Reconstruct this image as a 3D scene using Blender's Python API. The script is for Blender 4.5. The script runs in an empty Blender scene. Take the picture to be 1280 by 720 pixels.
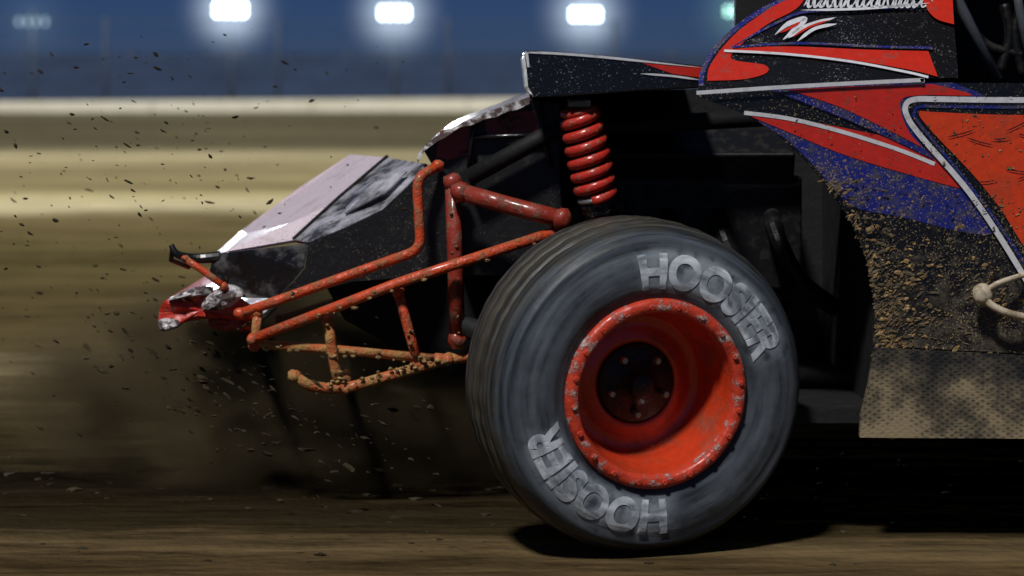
import bpy, bmesh, math, random
from mathutils import Vector, Matrix, noise
random.seed(7)
H=0.945; S=603.0; D=5.0
scene=bpy.context.scene
def W(u,v,y=0.0):
    k=(D+y)/(S*D)
    return Vector(((u-640)*k, y, H-(v-115)*k))
def PL(u,v,y0,z0,k):
    c=(v-115)/(S*D)
    y=(y0+k*(H-z0)-5*k*c)/(1+k*c)
    return W(u,v,y)
# ---------------- materials ----------------
def newmat(name):
    m=bpy.data.materials.new(name); m.use_nodes=True
    nt=m.node_tree; b=nt.nodes['Principled BSDF']; return m,nt,b
def N(nt,t,**kw):
    n=nt.nodes.new(t)
    for k,v in kw.items(): setattr(n,k,v)
    return n
def paint(name,col,rough=.35,mud=(.2,.13,.06),mudlo=.55,mudhi=.7,scale=14,coat=.4,metal=0,bump=.15,detail=8,col2=None,bscale=60,zmud=None,maxmud=1.0,speck=None,speckth=.66):
    m,nt,b=newmat(name); L=nt.links.new
    geo=N(nt,'ShaderNodeNewGeometry')
    n1=N(nt,'ShaderNodeTexNoise'); n1.inputs['Scale'].default_value=scale; n1.inputs['Detail'].default_value=detail; n1.inputs['Roughness'].default_value=.65
    L(geo.outputs['Position'],n1.inputs['Vector'])
    mr=N(nt,'ShaderNodeMapRange'); mr.inputs[1].default_value=mudlo; mr.inputs[2].default_value=mudhi; mr.inputs[4].default_value=maxmud
    src=n1.outputs['Fac']
    if zmud:
        sp=N(nt,'ShaderNodeSeparateXYZ'); L(geo.outputs['Position'],sp.inputs[0])
        z=N(nt,'ShaderNodeMapRange'); z.inputs[1].default_value=zmud[0]; z.inputs[2].default_value=zmud[1]; z.inputs[3].default_value=zmud[2]; z.inputs[4].default_value=0
        L(sp.outputs['Z'],z.inputs[0])
        ad=N(nt,'ShaderNodeMath',operation='ADD'); L(src,ad.inputs[0]); L(z.outputs[0],ad.inputs[1]); src=ad.outputs[0]
    L(src,mr.inputs[0])
    n2=N(nt,'ShaderNodeTexNoise'); n2.inputs['Scale'].default_value=bscale; n2.inputs['Detail'].default_value=6
    L(geo.outputs['Position'],n2.inputs['Vector'])
    base=N(nt,'ShaderNodeMix',data_type='RGBA'); base.inputs[6].default_value=(*col,1); c2=col2 or tuple(c*.6 for c in col); base.inputs[7].default_value=(*c2,1)
    L(n2.outputs['Fac'],base.inputs[0])
    mx=N(nt,'ShaderNodeMix',data_type='RGBA'); mx.inputs[7].default_value=(*mud,1)
    L(base.outputs[2],mx.inputs[6]); L(mr.outputs[0],mx.inputs[0]); colout=mx.outputs[2]
    if speck:
        n4=N(nt,'ShaderNodeTexNoise'); n4.inputs['Scale'].default_value=230; n4.inputs['Detail'].default_value=2; L(geo.outputs['Position'],n4.inputs['Vector'])
        n5=N(nt,'ShaderNodeTexNoise'); n5.inputs['Scale'].default_value=9; n5.inputs['Detail'].default_value=3; L(geo.outputs['Position'],n5.inputs['Vector'])
        su=N(nt,'ShaderNodeMath',operation='MULTIPLY_ADD'); su.inputs[1].default_value=.3; L(n5.outputs['Fac'],su.inputs[0]); L(n4.outputs['Fac'],su.inputs[2])
        s_=N(nt,'ShaderNodeMapRange'); s_.inputs[1].default_value=speckth+.15; s_.inputs[2].default_value=speckth+.19; s_.inputs[4].default_value=.8; L(su.outputs[0],s_.inputs[0])
        mx2=N(nt,'ShaderNodeMix',data_type='RGBA'); mx2.inputs[7].default_value=(*speck,1); L(colout,mx2.inputs[6]); L(s_.outputs[0],mx2.inputs[0]); colout=mx2.outputs[2]
    L(colout,b.inputs['Base Color'])
    rr=N(nt,'ShaderNodeMapRange'); rr.inputs[3].default_value=rough; rr.inputs[4].default_value=.9
    L(mr.outputs[0],rr.inputs[0]); L(rr.outputs[0],b.inputs['Roughness'])
    b.inputs['Metallic'].default_value=metal; b.inputs['Coat Weight'].default_value=coat; b.inputs['Coat Roughness'].default_value=.15
    ad2=N(nt,'ShaderNodeMath',operation='ADD'); L(mr.outputs[0],ad2.inputs[0]); L(n2.outputs['Fac'],ad2.inputs[1])
    bp=N(nt,'ShaderNodeBump'); bp.inputs['Strength'].default_value=bump; bp.inputs['Distance'].default_value=.004
    L(ad2.outputs[0],bp.inputs['Height']); L(bp.outputs[0],b.inputs['Normal'])
    return m
ZM=(.25,.74,.34)
M_black=paint('black_bodywork',(.006,.006,.008),.3,(.07,.06,.045),.62,.8,25,.5,maxmud=.8,bump=.3,bscale=110,speck=(.20,.20,.21))  # pale specks paint in sparkling highlights of water droplets and dust
M_door=paint('black_door_paint',(.006,.006,.008),.32,(.085,.068,.042),.60,.88,34,.4,zmud=ZM,maxmud=.85,bump=.4,speck=(.26,.20,.10),speckth=.61)
M_void=paint('shaded_black_metal',(.003,.003,.0035),.7,(.010,.009,.007),.5,.75,20,0,bump=.3,maxmud=.7)  # near-black colour paints in the deep shade of bay, wheel well and cockpit
M_black2=paint('matte_black_panel',(.005,.005,.006),.5,(.04,.036,.028),.55,.8,20,.1,bump=.3,maxmud=.7,speck=(.10,.09,.07))
M_red=paint('red_paint',(.70,.03,.014),.3,(.10,.035,.02),.56,.70,34,.5,maxmud=.7,speck=(.12,.06,.03))
M_orange=paint('orange_red_paint',(.82,.065,.010),.3,(.22,.035,.012),.52,.72,16,.5,maxmud=.6,speck=(.20,.06,.02))
M_blue=paint('blue_paint',(.015,.022,.22),.3,(.045,.04,.04),.46,.64,38,.5,maxmud=.85,speck=(.28,.20,.10),speckth=.60)
M_white=paint('white_paint',(.78,.79,.82),.35,(.25,.22,.2),.56,.7,40,.3,maxmud=.6)
M_tube=paint('muddy_orange_tube',(.78,.095,.025),.38,(.34,.17,.07),.50,.64,38,.3,bump=.7,bscale=150)
M_tubelow=paint('clay_caked_tube',(.62,.14,.035),.55,(.44,.25,.08),.40,.58,30,.1,bump=.8,bscale=150)
M_dredtube=paint('dark_red_tube',(.36,.04,.02),.4,(.16,.08,.045),.5,.65,40,.3,bump=.5)
M_spring=paint('red_spring',(.66,.035,.02),.32,(.28,.12,.06),.52,.68,60,.4,bump=.4)
M_rim=paint('red_wheel_paint',(.68,.055,.015),.28,(.18,.05,.02),.48,.70,14,.6,bump=.4,maxmud=.8)
M_ring=paint('scuffed_bead_ring',(.70,.065,.03),.4,(.50,.38,.34),.53,.64,42,.2,bump=.8)
M_steel=paint('bright_steel',(.5,.5,.5),.35,(.1,.08,.05),.6,.8,60,0,metal=.8)
M_dsteel=paint('dark_metal',(.008,.008,.009),.45,(.02,.016,.012),.5,.75,30,0,metal=.3)
M_pink=paint('pale_scratched_panel',(.86,.73,.78),.4,(.38,.29,.31),.52,.72,14,.2,col2=(.72,.60,.65),maxmud=.7,speck=(.12,.09,.08),speckth=.64)
M_glossw=paint('glossy_silver_white_panel',(.74,.72,.78),.2,(.03,.03,.03),.44,.60,9,.6,bump=.7,metal=.0,speck=(.05,.04,.04),speckth=.64)  # bright base and black patches paint in backlight gleam and dark reflections
M_crumple=paint('crumpled_film',(.7,.65,.65),.3,(.08,.05,.045),.46,.56,35,.3,bump=1,bscale=40)
M_cream=paint('cream_plastic',(.62,.53,.38),.5,(.25,.18,.1),.5,.65,60,0)
M_darkred=paint('faded_dark_red_panel',(.26,.026,.02),.45,(.03,.02,.02),.5,.65,25,.1)
M_clod=paint('wet_clay',(.52,.34,.12),.55,(.16,.10,.045),.4,.6,60,.1,bump=.8)
M_dclod=paint('dark_clay',(.035,.027,.016),.9,(.07,.055,.03),.45,.65,30,0,bump=.6)
M_greyscuff=paint('scuffed_black_composite',(.010,.010,.012),.35,(.17,.16,.16),.48,.68,14,.3,bump=.6,maxmud=.75)
def skirtmat():
    m,nt,b=newmat('mud_caked_weave_panel'); L=nt.links.new
    geo=N(nt,'ShaderNodeNewGeometry')
    dn=N(nt,'ShaderNodeTexNoise'); dn.inputs['Scale'].default_value=6; L(geo.outputs['Position'],dn.inputs['Vector'])
    dv=N(nt,'ShaderNodeVectorMath',operation='MULTIPLY_ADD'); dv.inputs[1].default_value=(.03,.03,.03); L(dn.outputs['Color'],dv.inputs[0]); L(geo.outputs['Position'],dv.inputs[2])
    ws=[]
    for a in (32,-32):
        mp=N(nt,'ShaderNodeMapping'); mp.inputs['Rotation'].default_value=(0,math.radians(a),0)
        L(dv.outputs[0],mp.inputs['Vector'])
        w=N(nt,'ShaderNodeTexWave'); w.bands_direction='Z'; w.inputs['Scale'].default_value=30; w.inputs['Distortion'].default_value=1.6; w.inputs['Detail'].default_value=4
        L(mp.outputs[0],w.inputs['Vector']); ws.append(w)
    mn=N(nt,'ShaderNodeMath',operation='MAXIMUM'); L(ws[0].outputs['Fac'],mn.inputs[0]); L(ws[1].outputs['Fac'],mn.inputs[1])
    ns=N(nt,'ShaderNodeTexNoise'); ns.inputs['Scale'].default_value=6; ns.inputs['Detail'].default_value=12; ns.inputs['Roughness'].default_value=.75; L(geo.outputs['Position'],ns.inputs['Vector'])
    nb=N(nt,'ShaderNodeMath',operation='MULTIPLY_ADD'); nb.inputs[1].default_value=2.6; nb.inputs[2].default_value=-.75; L(ns.outputs['Fac'],nb.inputs[0])
    sp=N(nt,'ShaderNodeSeparateXYZ'); L(geo.outputs['Position'],sp.inputs[0])
    z=N(nt,'ShaderNodeMapRange'); z.inputs[1].default_value=.23; z.inputs[2].default_value=.44; z.inputs[3].default_value=.26; z.inputs[4].default_value=-.30; L(sp.outputs['Z'],z.inputs[0])
    s1=N(nt,'ShaderNodeMath',operation='MULTIPLY'); s1.inputs[1].default_value=.20; L(mn.outputs[0],s1.inputs[0])
    s2=N(nt,'ShaderNodeMath',operation='ADD'); L(s1.outputs[0],s2.inputs[0]); L(z.outputs[0],s2.inputs[1])
    s3=N(nt,'ShaderNodeMath',operation='ADD'); L(s2.outputs[0],s3.inputs[0]); L(nb.outputs[0],s3.inputs[1])
    cr=N(nt,'ShaderNodeValToRGB'); e=cr.color_ramp.elements
    e[0].position=.42; e[0].color=(.006,.006,.007,1); e[1].position=1.0; e[1].color=(.27,.21,.12,1)
    x=e.new(.72); x.color=(.075,.062,.04,1)
    L(s3.outputs[0],cr.inputs[0]); L(cr.outputs[0],b.inputs['Base Color']); b.inputs['Roughness'].default_value=.6
    bp=N(nt,'ShaderNodeBump'); bp.inputs['Strength'].default_value=.5; bp.inputs['Distance'].default_value=.004; L(s3.outputs[0],bp.inputs['Height']); L(bp.outputs[0],b.inputs['Normal'])
    return m
M_skirt=skirtmat()
def tyremat(letter=False):
    m,nt,b=newmat('worn_white_lettering' if letter else 'worn_tyre_rubber'); L=nt.links.new
    tc=N(nt,'ShaderNodeTexCoord'); sp=N(nt,'ShaderNodeSeparateXYZ'); L(tc.outputs['Object'],sp.inputs[0])
    cx=N(nt,'ShaderNodeCombineXYZ'); L(sp.outputs['X'],cx.inputs[0]); L(sp.outputs['Z'],cx.inputs[1])
    ln=N(nt,'ShaderNodeVectorMath',operation='LENGTH'); L(cx.outputs[0],ln.inputs[0])
    nm=N(nt,'ShaderNodeVectorMath',operation='NORMALIZE'); L(cx.outputs[0],nm.inputs[0])
    sc=N(nt,'ShaderNodeVectorMath',operation='SCALE'); sc.inputs['Scale'].default_value=.03; L(nm.outputs[0],sc.inputs[0])
    s2=N(nt,'ShaderNodeSeparateXYZ'); L(sc.outputs[0],s2.inputs[0])
    rr=N(nt,'ShaderNodeMath',operation='ADD'); L(ln.outputs['Value'],rr.inputs[0]); L(sp.outputs['Y'],rr.inputs[1])
    c2=N(nt,'ShaderNodeCombineXYZ'); L(rr.outputs[0],c2.inputs[0]); L(s2.outputs[0],c2.inputs[1]); L(s2.outputs[1],c2.inputs[2])
    n1=N(nt,'ShaderNodeTexNoise'); n1.inputs['Scale'].default_value=60; n1.inputs['Detail'].default_value=6; L(c2.outputs[0],n1.inputs['Vector'])
    n2=N(nt,'ShaderNodeTexNoise'); n2.inputs['Scale'].default_value=28; n2.inputs['Detail'].default_value=9; L(tc.outputs['Object'],n2.inputs['Vector'])
    b.inputs['Roughness'].default_value=.5
    if letter:
        wn=N(nt,'ShaderNodeMath',operation='ADD'); L(n1.outputs['Fac'],wn.inputs[0]); L(n2.outputs['Fac'],wn.inputs[1])
        cr=N(nt,'ShaderNodeValToRGB'); e=cr.color_ramp.elements
        e[0].position=.41; e[0].color=(.66,.72,.78,1); e[1].position=.60; e[1].color=(.17,.19,.215,1)
        hf=N(nt,'ShaderNodeMath',operation='MULTIPLY'); hf.inputs[1].default_value=.5; L(wn.outputs[0],hf.inputs[0]); L(hf.outputs[0],cr.inputs[0]); L(cr.outputs[0],b.inputs['Base Color']); return m
    cr=N(nt,'ShaderNodeValToRGB'); e=cr.color_ramp.elements
    e[0].position=.34; e[0].color=(.007,.010,.014,1); e[1].position=.70; e[1].color=(.070,.085,.104,1)
    L(n1.outputs['Fac'],cr.inputs[0])
    def sstep(src,a,c):
        q=N(nt,'ShaderNodeMapRange',interpolation_type='SMOOTHSTEP'); q.inputs[1].default_value=a; q.inputs[2].default_value=c; L(src,q.inputs[0]); return q.outputs[0]
    def mul(x,y):
        q=N(nt,'ShaderNodeMath',operation='MULTIPLY')
        for i,k in enumerate((x,y)):
            if isinstance(k,(int,float)): q.inputs[i].default_value=k
            else: L(k,q.inputs[i])
        return q.outputs[0]
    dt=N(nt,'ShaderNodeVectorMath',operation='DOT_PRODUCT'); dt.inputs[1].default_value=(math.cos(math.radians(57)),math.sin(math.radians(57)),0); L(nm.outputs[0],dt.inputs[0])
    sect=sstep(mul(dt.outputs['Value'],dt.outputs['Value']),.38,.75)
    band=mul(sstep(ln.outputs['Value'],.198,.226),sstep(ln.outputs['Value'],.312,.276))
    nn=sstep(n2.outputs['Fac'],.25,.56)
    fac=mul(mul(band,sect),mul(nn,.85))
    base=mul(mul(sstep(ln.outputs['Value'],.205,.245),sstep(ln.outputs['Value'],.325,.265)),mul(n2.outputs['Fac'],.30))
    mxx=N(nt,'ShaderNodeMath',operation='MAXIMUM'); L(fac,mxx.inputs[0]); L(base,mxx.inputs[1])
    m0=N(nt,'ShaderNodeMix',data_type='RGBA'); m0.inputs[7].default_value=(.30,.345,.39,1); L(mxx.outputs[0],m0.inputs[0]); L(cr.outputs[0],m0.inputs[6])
    ad=N(nt,'ShaderNodeMath',operation='MULTIPLY_ADD'); ad.inputs[1].default_value=.03; L(n2.outputs['Fac'],ad.inputs[0]); L(ln.outputs['Value'],ad.inputs[2])
    mr=N(nt,'ShaderNodeMapRange'); mr.inputs[1].default_value=.338; mr.inputs[2].default_value=.356; L(ad.outputs[0],mr.inputs[0])
    cm=N(nt,'ShaderNodeValToRGB'); e=cm.color_ramp.elements; e[0].position=.35; e[0].color=(.022,.020,.015,1); e[1].position=.75; e[1].color=(.09,.08,.055,1)
    L(n1.outputs['Fac'],cm.inputs[0])
    mx=N(nt,'ShaderNodeMix',data_type='RGBA'); L(mr.outputs[0],mx.inputs[0]); L(m0.outputs[2],mx.inputs[6]); L(cm.outputs[0],mx.inputs[7])
    L(mx.outputs[2],b.inputs['Base Color'])
    sm=N(nt,'ShaderNodeMath',operation='ADD'); L(n1.outputs['Fac'],sm.inputs[0]); L(n2.outputs['Fac'],sm.inputs[1])
    bp=N(nt,'ShaderNodeBump'); bp.inputs['Strength'].default_value=.35; bp.inputs['Distance'].default_value=.004; L(sm.outputs[0],bp.inputs['Height']); L(bp.outputs[0],b.inputs['Normal'])
    return m
M_tyre=tyremat(); M_letter=tyremat(True)
def emat(name,col,st):
    m,nt,b=newmat(name); b.inputs['Base Color'].default_value=(*col,1); b.inputs['Emission Color'].default_value=(*col,1); b.inputs['Emission Strength'].default_value=st; return m
# ---------------- mesh helpers ----------------
wloc={}
def mk(name,verts,faces,mats,parent=None,mi=None,smooth=False,recenter=True,label=None,bevel=0):
    verts=[Vector(v) for v in verts]
    c=Vector((0,0,0))
    if recenter:
        lo=Vector([min(v[i] for v in verts) for i in range(3)]); hi=Vector([max(v[i] for v in verts) for i in range(3)]); c=(lo+hi)/2
        if parent is None: c.z=lo.z
    me=bpy.data.meshes.new(name); me.from_pydata([v-c for v in verts],[],faces)
    for m in mats: me.materials.append(m)
    if mi: me.polygons.foreach_set('material_index',mi)
    if smooth: me.polygons.foreach_set('use_smooth',[True]*len(me.polygons))
    me.update()
    o=bpy.data.objects.new(name,me); scene.collection.objects.link(o)
    if recenter: wloc[o.name]=c
    if parent is not None:
        o.parent=parent
        if recenter: o.location=c-wloc[parent.name]
    else: o.location=c
    if label: o['label']=label
    if bevel:
        b=o.modifiers.new('Bevel','BEVEL'); b.width=bevel; b.segments=2; b.limit_method='ANGLE'
    return o
def empty(name,loc,parent=None,label=None,cat=None):
    o=bpy.data.objects.new(name,None); scene.collection.objects.link(o); o.empty_display_size=.1
    wloc[o.name]=Vector(loc)
    if parent: o.parent=parent; o.location=Vector(loc)-wloc[parent.name]
    else: o.location=loc
    if label: o['label']=label
    if cat: o['category']=cat
    return o
class B:
    def __init__(s): s.v=[];s.f=[];s.m=[]
    def add(s,v,f,m=0):
        o=len(s.v); s.v+= [Vector(x) for x in v]; s.f+=[[i+o for i in q] for q in f]; s.m+=[m]*len(f)
    def mk(s,name,mats,parent=None,**k): return mk(name,s.v,s.f,mats,parent,mi=s.m,**k)
def cr(pts,closed=False,n=6):
    out=[]; P=[Vector(p) for p in pts]; L=len(P)
    rng=range(L) if closed else range(L-1)
    for i in rng:
        if closed: p0,p1,p2,p3=P[i-1],P[i],P[(i+1)%L],P[(i+2)%L]
        else: p0,p1,p2,p3=P[max(i-1,0)],P[i],P[i+1],P[min(i+2,L-1)]
        if (p1-p2).length<1e-6: continue
        for j in range(n):
            t=j/n; out.append(.5*((2*p1)+(-p0+p2)*t+(2*p0-5*p1+4*p2-p3)*t*t+(-p0+3*p1-3*p2+p3)*t**3))
    if not closed: out.append(P[-1])
    return out
def sweep(pts,r,n=12,cap=True):
    P=[Vector(p) for p in pts]; v=[];f=[]
    t=(P[1]-P[0]).normalized(); up=Vector((0,0,1)) if abs(t.z)<.9 else Vector((0,1,0))
    a=t.cross(up).normalized()
    for i,p in enumerate(P):
        if i==0:t=(P[1]-P[0])
        elif i==len(P)-1:t=P[-1]-P[-2]
        else:t=(P[i+1]-P[i]).normalized()+(P[i]-P[i-1]).normalized()
        t.normalize(); a=(a-t*a.dot(t)).normalized(); b=t.cross(a)
        rr=r(i/(len(P)-1)) if callable(r) else r
        for j in range(n):
            an=2*math.pi*j/n; v.append(p+a*rr*math.cos(an)+b*rr*math.sin(an))
    for i in range(len(P)-1):
        for j in range(n):
            k=(j+1)%n; f.append([i*n+j,i*n+k,(i+1)*n+k,(i+1)*n+j])
    if cap: f.append(list(range(n))[::-1]); f.append([(len(P)-1)*n+j for j in range(n)])
    return v,f
def bent(pts,n=5,rad=.25):
    P=[Vector(p) for p in pts]; out=[P[0]]
    for i in range(1,len(P)-1):
        a=P[i]+(P[i-1]-P[i])*min(.4,.03/(P[i-1]-P[i]).length); c=P[i]+(P[i+1]-P[i])*min(.4,.03/(P[i+1]-P[i]).length)
        for j in range(n+1):
            t=j/n; out.append(a*(1-t)**2+P[i]*2*t*(1-t)+c*t*t)
    out.append(P[-1]); 
    return out
def lathe(prof,n=96,closed=False):
    v=[];f=[];m=len(prof)
    for r,y in prof:
        for j in range(n):
            a=2*math.pi*j/n; v.append((r*math.cos(a),y,r*math.sin(a)))
    for i in range(m if closed else m-1):
        i2=(i+1)%m
        for j in range(n):
            k=(j+1)%n; f.append([i*n+j,i*n+k,i2*n+k,i2*n+j])
    return v,f
def slab(front,back):
    n=len(front); v=list(front)+list(back)
    f=[list(range(n)),list(range(n,2*n))[::-1]]
    for i in range(n):
        k=(i+1)%n; f.append([i,n+i,n+k,k])
    return v,f
def box(c,s,rot=None):
    v=[]
    for x in(-.5,.5):
        for y in(-.5,.5):
            for z in(-.5,.5):
                p=Vector((x*s[0],y*s[1],z*s[2]))
                if rot: p=rot@p
                v.append(Vector(c)+p)
    return v,[[0,1,3,2],[4,6,7,5],[0,4,5,1],[2,3,7,6],[0,2,6,4],[1,5,7,3]]
ICO={}
def ico(c,r,sx=1,sy=1,sz=1,rot=None,jag=.3,sub=1):
    if sub not in ICO:
        bm=bmesh.new(); bmesh.ops.create_icosphere(bm,subdivisions=sub,radius=1)
        ICO[sub]=([q.co.copy() for q in bm.verts],[[a.index for a in q.verts] for q in bm.faces]); bm.free()
    v=[]
    for q in ICO[sub][0]:
        k=r*(1+random.uniform(-jag,jag)); p=Vector((q.x*k*sx,q.y*k*sy,q.z*k*sz))
        if rot: p=rot@p
        v.append(Vector(c)+p)
    return v,ICO[sub][1]
def ribbon(pts,w,taper=False):
    P=cr([(p[0],p[1],0) for p in pts],n=8); out=[];n=len(P);L=[];R=[]
    for i,p in enumerate(P):
        t=(P[min(i+1,n-1)]-P[max(i-1,0)]).normalized(); q=Vector((-t.y,t.x,0)); s=i/(n-1)
        ww=w*.5*(min(1,4*s,4*(1-s))+.02 if taper else 1)
        L.append(p+q*ww);R.append(p-q*ww)
    for i in range(n-1): out.append([L[i],L[i+1],R[i+1],R[i]])
    return out
def inside(p,poly):
    x,y=p;c=False;n=len(poly)
    for i in range(n):
        a=poly[i];b=poly[i-1]
        if (a[1]>y)!=(b[1]>y) and x<(b[0]-a[0])*(y-a[1])/(b[1]-a[1])+a[0]: c=not c
    return c
# ================= CAR =================
car=empty('race_car',(.9,.95,0),label='red, blue and black dirt race car with exposed front frame',cat='race car')
def livery(name,base,plane,layers,thick,mats,parent,basem=0,label=None):
    b=B(); y0,z0,k=plane
    nrm=Vector((0,-1,k)).normalized()
    fr=[PL(p[0],p[1],y0,z0,k) for p in base]
    v,f=slab(fr,[p-nrm*thick for p in fr]); b.add(v,f,basem)
    for i,(polys,mi) in enumerate(layers):
        for pl in polys:
            v=[PL(p[0],p[1],y0,z0,k)+nrm*(.0012*(i+1)) for p in pl]
            b.add(v,[list(range(len(v)))],mi)
    o=b.mk(name,mats,parent,label=label); return o
def sm(pts,n=6): return [(p.x,p.y) for p in cr([(a,b,0) for a,b in pts],closed=True,n=n)]
mats=[M_door,M_red,M_blue,M_white,M_orange]
doorbase=[(870,119),(1000,110),(1140,103),(1280,104),(1800,108),(1800,470),(1092,432)]+[(p.x,p.y) for p in cr([(1093,380,0),(1081,320,0),(1056,265,0),(1020,215,0),(975,170,0),(930,142,0)],n=6)]
L=[]
L.append(([sm([(948,150),(1010,165),(1100,190),(1165,200),(1205,232),(1245,285),(1215,292),(1130,272),(1062,256),(1022,212),(985,176)])],2))
L.append(([sm([(928,141),(928,141),(1000,150),(1080,165),(1150,182),(1190,212),(1218,240),(1218,240),(1150,222),(1060,195),(985,165)])],1))
L.append((ribbon([(930,141),(985,148),(1050,164),(1120,186),(1168,205)],5),3))
L.append(([sm([(962,112),(962,112),(1050,107),(1190,103),(1190,103),(1230,122),(1150,122),(1128,130),(1140,165),(1168,200),(1168,200),(1110,172),(1040,142)])],2))
L.append(([sm([(985,112),(985,112),(1060,108),(1165,105),(1165,105),(1215,119),(1150,119),(1125,127),(1133,160),(1152,184),(1152,184),(1105,160),(1050,134)])],1))
L.append(([[(1140,124),(1800,128),(1800,440),(1330,436),(1272,330),(1215,242),(1150,165),(1134,138)]],0))
L.append((ribbon([(1800,124),(1300,125),(1180,124),(1145,124),(1132,130),(1133,145),(1150,170),(1212,242),(1270,330),(1330,436)],7),3))
L.append((ribbon([(1800,134),(1300,134),(1180,133),(1150,133),(1142,140),(1150,157),(1218,240),(1280,330),(1340,436)],3.5),2))
L.append(([sm([(1148,140),(1170,140),(1300,144),(1800,146),(1800,146),(1800,300),(1800,300),(1330,330),(1288,318),(1250,262),(1215,218),(1160,160)])],4))
L.append(([sm([(1330,235),(1400,230),(1480,240),(1500,300),(1400,300),(1350,280)])],0))
L.append((ribbon([(870,116),(1000,107.5),(1140,100.5),(1150,101)],5),3))
# fine scratches on the number field
random.seed(5); scrt=[]
for i in range(9):
    x=random.uniform(1180,1300); y=random.uniform(155,230); a=random.uniform(-.5,.3); l=random.uniform(8,40)
    scrt+=ribbon([(x,y),(x+l*.5,y+l*.5*a+1),(x+l,y+l*a)],1.4,True)
L.append((scrt,0)); random.seed(7)
door=livery('side_panel',doorbase,(.03,.5,0.0),L,.02,mats,car,label='black side panel with red, blue and white graphics')
sk=[(1093,434),(1800,472),(1800,552),(1075,547),(1076,520),(1086,480)]
b=B(); fr=[W(u,v,.026) for u,v in sk]; v,f=slab(fr,[p+Vector((0,.018,0)) for p in fr]); b.add(v,f)
b.mk('lower_side_skirt',[M_skirt],car,label='lower side skirt caked in clay')
b=B(); e=[(930,142),(975,170),(1020,215),(1056,265),(1081,320),(1093,380),(1092,432),(1086,480),(1076,520),(1075,547)]
P=cr([W(u,v,.034) for u,v in e],n=5); 
for i in range(len(P)-1):
    a,c=P[i],P[i+1]; o=Vector((0.004,.05,0)); b.add([a,c,c+o,a+o],[[0,1,2,3]])
b.mk('wheel_arch_lip',[M_void],car,smooth=True)
mats=[M_black,M_red,M_blue,M_white,M_orange]
cb=[(873,112)]+[(p.x,p.y) for p in cr([(875,92,0),(890,64,0),(915,36,0),(950,10,0),(995,-12,0),(1060,-26,0)],n=6)]+[(1188,-30),(1190,0),(1198,97),(1140,98),(1000,104)]
L=[]
L.append((ribbon([(876,108),(879,88),(894,62),(920,36),(955,12),(1000,-8)],6),2))
L.append(([sm([(884,102),(884,102),(887,84),(905,58),(930,34),(972,6),(1010,-8),(1010,-8),(995,12),(958,32),(925,58),(915,75),(955,82),(958,92),(930,100)])],1))
L.append((ribbon([(915,60),(940,46),(975,28),(1010,16),(1100,12),(1150,14)],3,True),2))
L.append(([sm([(905,64),(905,64),(980,60),(1080,64),(1160,66),(1160,66),(1172,98),(1172,98),(1130,88),(1040,74),(960,70)])],1))
L.append((ribbon([(905,66),(980,70),(1060,79),(1130,92),(1160,99)],3),3))
L.append((ribbon([(915,62),(1000,57),(1090,61),(1165,63)],2.5),2))
L.append(([sm([(1152,-28),(1188,-28),(1190,0),(1192,34),(1192,34),(1168,26),(1154,5)])],1))
L.append((ribbon([(968,48),(985,34),(1006,28),(990,44),(978,54)],6,True)+ribbon([(985,52),(1005,38),(1044,26)],5,True)+ribbon([(996,56),(1018,40),(1046,34)],4,True),3))
L.append((ribbon([(974,46),(990,38),(1000,32)],3,True)+ribbon([(990,51),(1012,38),(1036,30)],2.5,True),1))
scr=[]; x=1004; random.seed(3)
while x<1152:
    h=random.choice([6,7,8,9,13,14]); wd=random.uniform(5,12); s=random.uniform(1.5,4)
    scr+=ribbon([(x,13),(x+wd*.4+s,13-h),(x+wd*.6,12-h*.3),(x+wd*.7,14),(x+wd+2,12)],random.uniform(2,3.6),random.random()<.5)
    x+=wd+1
scr+=ribbon([(1000,18),(1080,16),(1162,9)],3,True)+ribbon([(1004,-2),(1080,-4),(1150,0),(1166,8)],2,True)
L.append((scr,3)); random.seed(7)
cowl=livery('cowl_panel',cb,(.032,.955,1.15),L,.012,mats,car,label='glossy cowl panel with red swoosh and white script')
b=B(); v,f=slab([PL(1010,-20,.032,.955,1.15)+Vector((0,.01,0)),PL(1186,-28,.032,.955,1.15)+Vector((0,.01,0)),Vector((1.10,1.5,1.19)),Vector((.86,1.5,1.17))],
 [PL(1010,-20,.032,.955,1.15)+Vector((0,.01,-.012)),PL(1186,-28,.032,.955,1.15)+Vector((0,.01,-.012)),Vector((1.10,1.5,1.178)),Vector((.86,1.5,1.158))]); b.add(v,f)
b.mk('cowl_top',[M_black],car)
hood=[(655,63),(690,64),(760,70),(878,82),(876,110),(800,114),(700,121),(668,122),(660,108),(658,85)]
b=B(); fr=[W(u,v,.24) for u,v in hood]; bk=[p+Vector((0,1.4,0)) for p in fr]; v,f=slab(fr,bk); b.add(v,f,0)
def onh(pl,mi,o=.0012):
    for q in pl: b.add([W(p[0],p[1],.24)-Vector((0,o,0)) for p in q],[list(range(len(q)))],mi)
onh([[(795,76),(877,83.5),(876,97),(840,92)]],1); onh(ribbon([(656,66),(690,66.5),(760,72),(877,84.5)],3,True),3,.0024)
onh([[(656,64),(660,66),(662,84),(659,84)]],3,.003)
onh(ribbon([(800,92),(840,95),(876,100)],2.5,True),3,.003)
b.mk('hood',[M_black,M_red,M_blue,M_white],car,label='black hood with white edge and red tip',bevel=.004)
b=B()
pts=[(528,186),(560,163),(605,142),(662,123),(702,128),(700,200),(705,292),(690,335),(640,345),(570,345),(560,300),(548,240),(540,206)]
fr=[W(u,v,.50) for u,v in pts]; v,f=slab(fr,[p+Vector((0,.9,0)) for p in fr]); b.add(v,f,0)
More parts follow.
